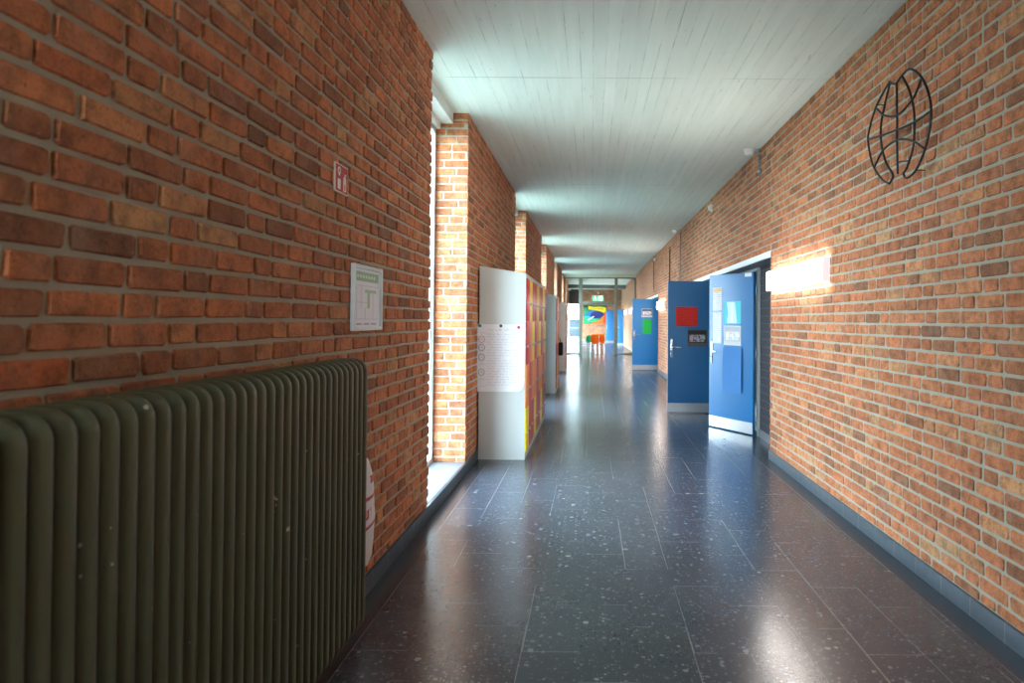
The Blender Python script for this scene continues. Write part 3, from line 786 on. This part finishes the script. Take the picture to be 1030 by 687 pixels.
# ---------------------------------------------------------------- ceiling and wall detectors, conduits
def detector(loc, label, wall):
    r = empty('detector', loc, label=label, cat='detector', group='white detectors along the corridor')
    if wall:
        MB().lathe([(.0001, -.065), (.035, -.06), (.055, -.035), (.06, .0), (.06, .006)], 18, ax='x').ob('dome', white_plastic, r, smooth=True)
        MB().box((-.02, -.05, -.06), (.0, .05, .06)).ob('base_plate', white_plastic, r, bevel=.004)
    else:
        MB().lathe([(.0001, -.075), (.04, -.072), (.062, -.05), (.066, -.028), (.066, -.02)], 18).ob('dome', white_plastic, r, smooth=True)
        MB().lathe([(.075, -.024), (.075, 0), (.0001, 0)], 18).ob('base_plate', white_plastic, r, smooth=True)
detector((1.88, 8.2, H), 'white round ceiling detector with a short grey conduit below it', False)
detector((XR, 11.43, 3.42), 'white wall sensor high on the brick above the open doors', True)
detector((1.9, 15.6, H), 'white ceiling detector over the brick beyond the middle door', False)
detector((XR, 21.54, 3.45), 'white wall sensor above the farthest open door', True)
def conduit(y, z0, z1, label, rgb, r_=.012, x=1.982, name='wall_conduit'):
    o = empty(name, (x, y, z0), label=label, cat='pipe')
    MB().tube([(0, 0, 0), (0, 0, z1-z0)], r_, 8).ob('pipe', simple('conduit_%d' % rgb[0], rgb, .5), o, smooth=True)
    for z in (.04, z1-z0-.06): MB().box((-r_*1.3, -r_*1.4, z), (.01, r_*1.4, z+.02)).ob('clip', steel, o)
conduit(8.14, 3.26, 3.575, 'short grey conduit under the nearest ceiling detector', (130, 136, 138), .014)
conduit(17.42, 2.35, 3.4, 'thin dark cable on the brick past the middle door', (40, 34, 32), .016)
conduit(15.4, 2.37, 3.58, 'grey conduit dropping from the ceiling detector', (128, 122, 114), .012)
conduit(21.9, 2.45, 3.58, 'dark cable on the brick above the farthest open door', (52, 44, 40), .012)

# ---------------------------------------------------------------- glass partition
pr = struct(empty('window_20', (0, YG, 0)), 'glazed partition with olive grey frame across the end of the corridor')
def bar(a, b_, nm='frame_bar'): return MB().box(a, b_).ob(nm, olive_frame, pr, bevel=.004)
ZT = 3.45
bar((XL-.1, -.04, 0), (-1.17, .04, ZT)); bar((1.93, -.04, 0), (XR+.01, .04, ZT))
bar((-.566, -.045, 0), (-.40, .045, ZT)); bar((1.035, -.045, 0), (1.175, .045, ZT))
bar((-1.17, -.04, ZT-.05), (1.93, .04, ZT)); bar((-.40, -.045, 2.235), (1.035, .045, 2.38))
bar((-1.17, -.04, 0), (-.566, .04, .07)); bar((1.175, -.04, 0), (1.93, .04, .07))
for a, b_, z0, z1 in ((-1.17, -.566, .07, ZT-.05), (1.175, 1.93, .07, ZT-.05), (-.40, 1.035, 2.38, ZT-.05)):
    MB().box((a, -.005, z0), (b_, .005, z1)).ob('pane', gl, pr)
struct(MB().box((XL-.36, YG-.12, ZT), (XR+.02, YG+.12, H)).ob('trim_7', simple('pale_fascia', (206, 214, 200), .6)), 'pale fascia above the glazed partition')

def exit_sign():
    r = empty('exit_sign', (.29, YG-.075, 2.383), label='green and white emergency exit sign standing on the partition transom', cat='sign')
    MB().box((-.25, -.025, 0), (.25, .03, .245)).ob('sign_box', simple('sign_case_white', (226, 240, 232), .4), r, bevel=.004)
    MB().box((-.24, -.0265, .01), (.24, -.025, .235)).ob('sign_face', emit('exit_green', (30, 168, 96), 1.1), r)
    wt = emit('exit_white', (235, 255, 245), 1.6); m = MB(); y0, y1 = -.028, -.0265
    # running figure
    m.lathe([(.0001, y0), (.021, y0), (.021, y1)], 12, (-.13, 0, .195), ax='y')
    m.prism([(-.165, .1), (-.125, .095), (-.105, .17), (-.15, .17)], 'y', y0, y1)
    m.prism([(-.16, .1), (-.2, .03), (-.175, .025), (-.135, .1)], 'y', y0, y1); m.prism([(-.14, .1), (-.09, .075), (-.095, .03), (-.075, .03), (-.065, .09), (-.125, .115)], 'y', y0, y1)
    m.prism([(-.15, .165), (-.2, .13), (-.195, .115), (-.14, .145)], 'y', y0, y1); m.prism([(-.11, .165), (-.06, .14), (-.065, .125), (-.11, .145)], 'y', y0, y1)
    m.ob('running_figure', wt, r)
    d = MB().box((.0, y0, .02), (.012, y1, .225)); d.ob('divider', wt, r)
    k = MB(); k.box((.06, y0, .03), (.2, y1, .215)); k.ob('door_field', wt, r)
    a = MB(); a.prism([(.115, .19), (.145, .19), (.145, .12), (.175, .12), (.13, .05), (.085, .12), (.115, .12)], 'y', y0-.0012, y0); a.ob('arrow', emit('exit_green', (30, 168, 96), 1.1), r)
exit_sign()

# ---------------------------------------------------------------- hall behind the partition
mb = MB(); add_mortar_box(mb, (-.75, YE+.009, 0), (XR+.32, YE+.3, H)); bricks(mb, (-.75, YE+.009, 0), (1, 0, 0), (0, -1, 0), XR+.75, .1, H, .1, 77)
struct(mb.ob('wall_back', [MORTAR, BRICK], recalc=False), 'brick end wall behind the partition')
struct(MB().box((-1.66, YE-.02, 2.62), (-.75, YE+.3, H)).ob('wall_back', simple('dark_spandrel', (66, 56, 50), .7)), 'dark panel above the end glazing')
struct(MB().box((-1.6, 39.8, 3.38), (XR+.01, 40.1, H)).ob('trim_8', simple('dark_beam', (96, 98, 96), .7)), 'dark beam across the ceiling behind the partition')
struct(MB().box((-1.62, 36.2, 2.6), (-1.5, YE, H)).ob('wall_left', simple('dark_left_panel', (84, 70, 60), .7)), 'dark band above the hall glazing')
hw = struct(empty('window_22', (-1.56, 36.2, 0)), 'long glazing of the hall behind the partition')
f = MB()
for k in range(6): f.box((-.03, 1.96*k, 0), (.03, 1.96*k+.05, 2.6))
f.box((-.03, 0, 2.54), (.03, YE-36.2, 2.6)).box((-.03, 0, 0), (.03, YE-36.2, .06))
f.ob('window_frame', white_paint, hw)
MB().box((-.004, 0, .06), (.004, YE-36.2, 2.54)).ob('pane', gl, hw)
PL = bpy.data.lights.new('daylight_portal', 'AREA'); PL.shape = 'RECTANGLE'; PL.size = YE-36.3; PL.size_y = 2.5; PL.cycles.is_portal = True
po = bpy.data.objects.new('daylight_portal', PL); COL.objects.link(po); po.location = (-1.63, (YE+36.2)/2, 1.3); po.rotation_euler = Vector((1, 0, 0)).to_track_quat('-Z', 'Y').to_euler()
wd = struct(empty('window_21', (-1.125, YE, 0)), 'tall bright glazing beside the end wall')
f = MB().box((-.375, -.03, 0), (-.33, .03, 2.62)).box((.33, -.03, 0), (.375, .03, 2.62)).box((-.33, -.03, 2.57), (.33, .03, 2.62)).box((-.33, -.03, 0), (.33, .03, .06)).box((-.33, -.025, 1.0), (.33, .025, 1.03))
f.ob('window_frame', white_paint, wd, bevel=.003)
MB().box((-.33, -.004, .06), (.33, .004, 2.57)).ob('pane', gl, wd)

def mural():
    x0, x1, z0, z1 = -.525, 1.015, 1.31, 2.53
    w, h = (x1-x0)/2, z1-z0
    r = empty('mural_painting', ((x0+x1)/2, YE-.025, z0), label='large colourful painting on the brick end wall behind the partition', cat='painting')
    MB().box((-w, -.05, 0), (w, .0, h)).ob('panel', simple('painted_green', (16, 120, 70), .6), r, bevel=.004)
    cl = dict(yel=(250, 214, 10), blu=(24, 96, 190), nav=(34, 32, 110), ora=(240, 110, 24), gre=(24, 176, 96), red=(214, 60, 36), whi=(226, 230, 240), dar=(20, 60, 40))
    def shp(nm, poly, c, lift): MB().prism([(u*2*w-w, v*h) for u, v in poly], 'y', -.05-lift, -.05).ob(nm, simple('mural_'+c, cl[c], .6), r)
    shp('painted_field', [(0, .45), (.35, .72), (.75, .55), (.72, .32), (.35, .05), (.05, .2)], 'blu', .003)
    shp('painted_field', [(.0, .3), (.1, .42), (.5, .28), (.72, .3), (.55, .14), (.2, .04), (.02, .02)], 'gre', .005)
    shp('painted_field', [(.3, .0), (.98, .0), (.98, .5), (.85, .4), (.7, .18)], 'ora', .005)
    shp('painted_field', [(.85, .02), (.99, .02), (.99, .85), (.93, .6)], 'red', .006)
    n = 24
    shp('painted_oval', [(.58+.3*math.cos(6.283*k/n), .47+.21*math.sin(6.283*k/n)+.04*math.cos(6.283*k/n)) for k in range(n)], 'nav', .009)
    shp('painted_field', [(.22, .76), (.6, .72), (.86, .55), (.97, .68), (.97, .88), (.7, .93), (.45, .9), (.2, .96)], 'yel', .007)
    shp('painted_field', [(.16, .2), (.2, .16), (.46, .36), (.44, .4)], 'whi', .011)
    shp('painted_field', [(.02, .86), (.16, .9), (.2, .98), (.02, .98)], 'dar', .008)
    for k in range(6): shp('painted_mark', [(.3+.1*k, .8-.01*k), (.33+.1*k, .8-.01*k), (.36+.1*k, .88-.01*k), (.33+.1*k, .88-.01*k)], 'dar', .01)
mural()
make_door(5, (1.5, YE-.12, 0), 0, .5, 'narrow blue door by the painting on the end wall')
for n_, (loc, ang, wd_, lb) in enumerate([((1.93, 41.0, 0), 78, .42, 'blue door on the right behind the partition')]): make_door(6, loc, ang, wd_, lb)
door5 = bpy.data.objects['door_5']; door5.rotation_euler.z = rad(90); door5.location = (1.5, YE-.06, 0)

bell = empty('alarm_bell', (XR, 33.2, 1.9), label='round red alarm bell on the wall behind the partition', cat='bell')
MB().lathe([(.0001, -.08), (.04, -.078), (.09, -.055), (.105, -.03), (.105, -.02)], 20, ax='x').ob('gong', simple('bell_red', (188, 30, 44), .35), bell, smooth=True)
MB().box((-.03, -.06, -.06), (.0, .06, .06)).ob('bell_base', simple('bell_red_dark', (140, 24, 34), .5), bell, bevel=.004)
detector((.45, YE, 3.35), 'small white sensor high on the end wall above the painting', True)
d_ = [o for o in COL.objects if o.name.startswith('detector') and o.parent is None][-1]; d_.rotation_euler.z = rad(90)

# orange stacking chairs on chromed legs behind the open middle bay of the partition
def shell_plastic(name, rgb):
    t = NT(name); c = lin(rgb); nz = t.noise(t.obj(), 12, 3)
    b = t.bsdf(t.mix(nz, tuple(v*.95 for v in c), c), .35)
    tl = t.n('ShaderNodeBsdfTranslucent'); t.put(tl.inputs[0], c)
    mx = t.n('ShaderNodeMixShader'); mx.inputs[0].default_value = .45
    t.t.links.new(b.outputs[0], mx.inputs[1]); t.t.links.new(tl.outputs[0], mx.inputs[2]); t.t.links.new(mx.outputs[0], t.out.inputs[0])
    return t.m
def chair_proto():
    r = empty('stacking_chair'); shell = shell_plastic('orange_plastic', (255, 132, 14))
    tag(r, 'orange plastic stacking chair', 'chair')
    # seat: dished grid, back: curved grid
    def sheet(fn, nu, nv, nm, th):
        m = MB(); a = [[Vector(fn(u/nu, v/nv)) for u in range(nu+1)] for v in range(nv+1)]
        for v in range(nv):
            for u in range(nu): m.q([a[v][u], a[v][u+1], a[v+1][u+1], a[v+1][u]])
        o = m.ob(nm, shell, r, smooth=True); 
        return o
    def rc(u): return 1-.12*abs(2*u-1)**4
    sheet(lambda u, v: ((u-.5)*.42*(1-.1*abs(2*v-1)**5), (v-.5)*.41*rc(u), .45-.02*math.cos((u-.5)*3)+.012*(abs(2*u-1)**2)-.02*max(0, v-.8)), 10, 10, 'seat', .008)
    sheet(lambda u, v: ((u-.5)*.43*(1-.12*abs(2*v-1)**5), -.19-.09*v-.03*math.cos((u-.5)*3)+.03, .455+.36*v*rc(u)), 10, 8, 'backrest', .008)
    st = chrome
    for s in (-1, 1):
        MB().tube([(s*.21, .2, .0), (s*.19, .17, .42), (s*.185, .1, .435), (s*.185, -.15, .43)], .011, 8).ob('front_leg', st, r, smooth=True)
        MB().tube([(s*.215, -.25, .0), (s*.19, -.17, .44), (s*.185, -.18, .55), (s*.17, -.265, .78)], .011, 8).ob('rear_leg', st, r, smooth=True)
    MB().tube([(-.185, .05, .428), (.185, .05, .428)], .009, 8).ob('cross_tube', st, r, smooth=True)
    MB().tube([(-.2, -.2, .22), (.2, -.2, .22)], .008, 8).ob('stretcher', st, r, smooth=True)
    return r
ch = chair_proto()
specs = [((.19, 31.6, 0), 178, 'orange plastic chair at the bottom of the front stack inside the partition doorway', 0),
         ((.19, 31.585, .08), 178, 'orange plastic chair on top of the front stack inside the partition doorway', 0),
         ((.40, 32.25, 0), 184, 'lower orange plastic chair of the stack behind the front one', 0),
         ((.40, 32.235, .08), 184, 'upper orange plastic chair of the stack behind the front one', 0)]
for i, (loc, rz, lb, q) in enumerate(specs):
    o = ch if i == 0 else copy_tree(ch)
    o.location = loc; o.rotation_euler.z = rad(rz+180); o['label'] = lb; o['group'] = 'orange chairs behind the partition'
g = copy_tree(ch); g.location = (-.05, 33.0, .0); g.rotation_euler.z = rad(5); g['label'] = 'green plastic chair peeping out behind the orange stacked chairs'
g.pop('group', None) if hasattr(g, 'pop') else None
if 'group' in g: del g['group']
gm = shell_plastic('green_plastic', (20, 150, 90))
for c in g.children:
    if c.name.split('.')[0] in ('seat', 'backrest'):
        c.data = c.data.copy(); c.data.materials[0] = gm
bench = empty('low_bench', (-.28, 37.7, 0), label='low grey slatted bench by the brick end wall', cat='bench')
for k in range(3): MB().box((-.26, -.2, .1+.12*k), (.26, -.17, .17+.12*k)).ob('slat', simple('bench_grey', (150, 152, 158), .5), bench, bevel=.004)
MB().box((-.26, -.2, .40), (.26, .2, .44)).ob('seat_board', simple('bench_grey', (150, 152, 158), .5), bench, bevel=.004)
for x in (-.24, .24):
    for y in (-.17, .17): MB().box((x-.02, y-.02 if y > 0 else y-.0, 0), (x+.02, y+.03, .40)).ob('leg', simple('bench_leg', (90, 92, 98), .5), bench)

# ---------------------------------------------------------------- outside
gt = NT('pale_paving'); pp = gt.pos()
gt.bsdf(gt.mix(gt.noise(pp, .6, 5), lin((112, 118, 108)), lin((140, 144, 136))), .8)
struct(MB().box((-60, -30, -.3), (-1.66, 90, -.12)).ob('ground', gt.m), 'pale paved yard outside the windows')
struct(MB().box((-1.66, YE+1.2, -.3), (40, 90, -.12)).ob('ground', gt.m), 'pale paved yard outside the windows')
hb = struct(MB().box((-9, 68, -.12), (6, 69, 1.5)).box((-9.1, 67.9, 1.5), (6.1, 69.1, 1.62)).ob('wall_outside', simple('pale_yard_wall', (44, 52, 60), .8)), 'grey yard wall far outside')

# ---------------------------------------------------------------- light
W = bpy.data.worlds.new('World'); S.world = W; W.use_nodes = True
nt = W.node_tree; nt.nodes.clear()
wo = nt.nodes.new('ShaderNodeOutputWorld'); bg = nt.nodes.new('ShaderNodeBackground'); nt.links.new(bg.outputs[0], wo.inputs[0])
tc = nt.nodes.new('ShaderNodeTexCoord'); sx = nt.nodes.new('ShaderNodeSeparateXYZ'); nt.links.new(tc.outputs['Generated'], sx.inputs[0])
cr = nt.nodes.new('ShaderNodeValToRGB'); nt.links.new(sx.outputs[2], cr.inputs[0])
cr.color_ramp.elements[0].position = 0; cr.color_ramp.elements[0].color = (.82, .93, 1, 1)
cr.color_ramp.elements[1].position = .6; cr.color_ramp.elements[1].color = (.60, .78, .95, 1)
nt.links.new(cr.outputs[0], bg.inputs[0]); bg.inputs[1].default_value = 15.0
for i, (y0, y1) in enumerate(openings):
    L = bpy.data.lights.new('daylight_portal', 'AREA'); L.shape = 'RECTANGLE'; L.size = y1-y0; L.size_y = 3.3; L.cycles.is_portal = True
    o = bpy.data.objects.new('daylight_portal', L); COL.objects.link(o); o.location = (-1.65, (y0+y1)/2, 1.77)
    o.rotation_euler = Matrix(((0, 0, -1), (1, 0, 0), (0, -1, 0))).to_euler() if False else Vector((1, 0, 0)).to_track_quat('-Z', 'Y').to_euler()
    L.size, L.size_y = (y1-y0), 3.3
L = bpy.data.lights.new('daylight_portal', 'AREA'); L.shape = 'RECTANGLE'; L.size = .66; L.size_y = 2.5; L.cycles.is_portal = True
o = bpy.data.objects.new('daylight_portal', L); COL.objects.link(o); o.location = (-1.125, YE+.06, 1.3); o.rotation_euler = Vector((0, -1, 0)).to_track_quat('-Z', 'Z').to_euler()

# ---------------------------------------------------------------- camera
pitch, yaw, roll = .0117, -.0031, .0077
F, CX, CY = 690., 592.6774, 313.9523
cam = bpy.data.cameras.new('Camera'); co = bpy.data.objects.new('Camera', cam); COL.objects.link(co); S.camera = co
def Rz(a): return Matrix(((math.cos(a), -math.sin(a), 0), (math.sin(a), math.cos(a), 0), (0, 0, 1)))
Pm = Matrix(((1, 0, 0), (0, math.cos(pitch), math.sin(pitch)), (0, -math.sin(pitch), math.cos(pitch))))
M = Pm @ Rz(yaw)                      # world -> (right, depth, up)
# roll acts in the image: u,v(down) rotated by roll
c_, s_ = math.cos(roll), math.sin(roll)
rt, dp, up = Vector(M[0]), Vector(M[1]), Vector(M[2])
right = rt*c_+up*s_; upv = up*c_-rt*s_
co.matrix_world = Matrix((( right.x, upv.x, -dp.x, 0), (right.y, upv.y, -dp.y, 0), (right.z, upv.z, -dp.z, 1.53), (0, 0, 0, 1)))
cam.sensor_width = 36; cam.lens = F/1030*36
cam.shift_x = -(CX-515)/1030; cam.shift_y = -(343.5-CY)/1030
cam.clip_start = .05; cam.clip_end = 300
cam.dof.use_dof = True; cam.dof.focus_distance = 5.5; cam.dof.aperture_fstop = 3.2

vs = S.view_settings
S.display_settings.display_device = 'sRGB'
vs.view_transform = 'Standard'; vs.look = 'None'; vs.gamma = 1; vs.use_curve_mapping = False
vs.exposure = 1.0
cy = S.cycles
cy.max_bounces = 14; cy.diffuse_bounces = 8; cy.glossy_bounces = 5; cy.transparent_max_bounces = 16; cy.transmission_bounces = 6
cy.caustics_reflective = False; cy.caustics_refractive = False; cy.sample_clamp_indirect = 8
cy.use_denoising = True
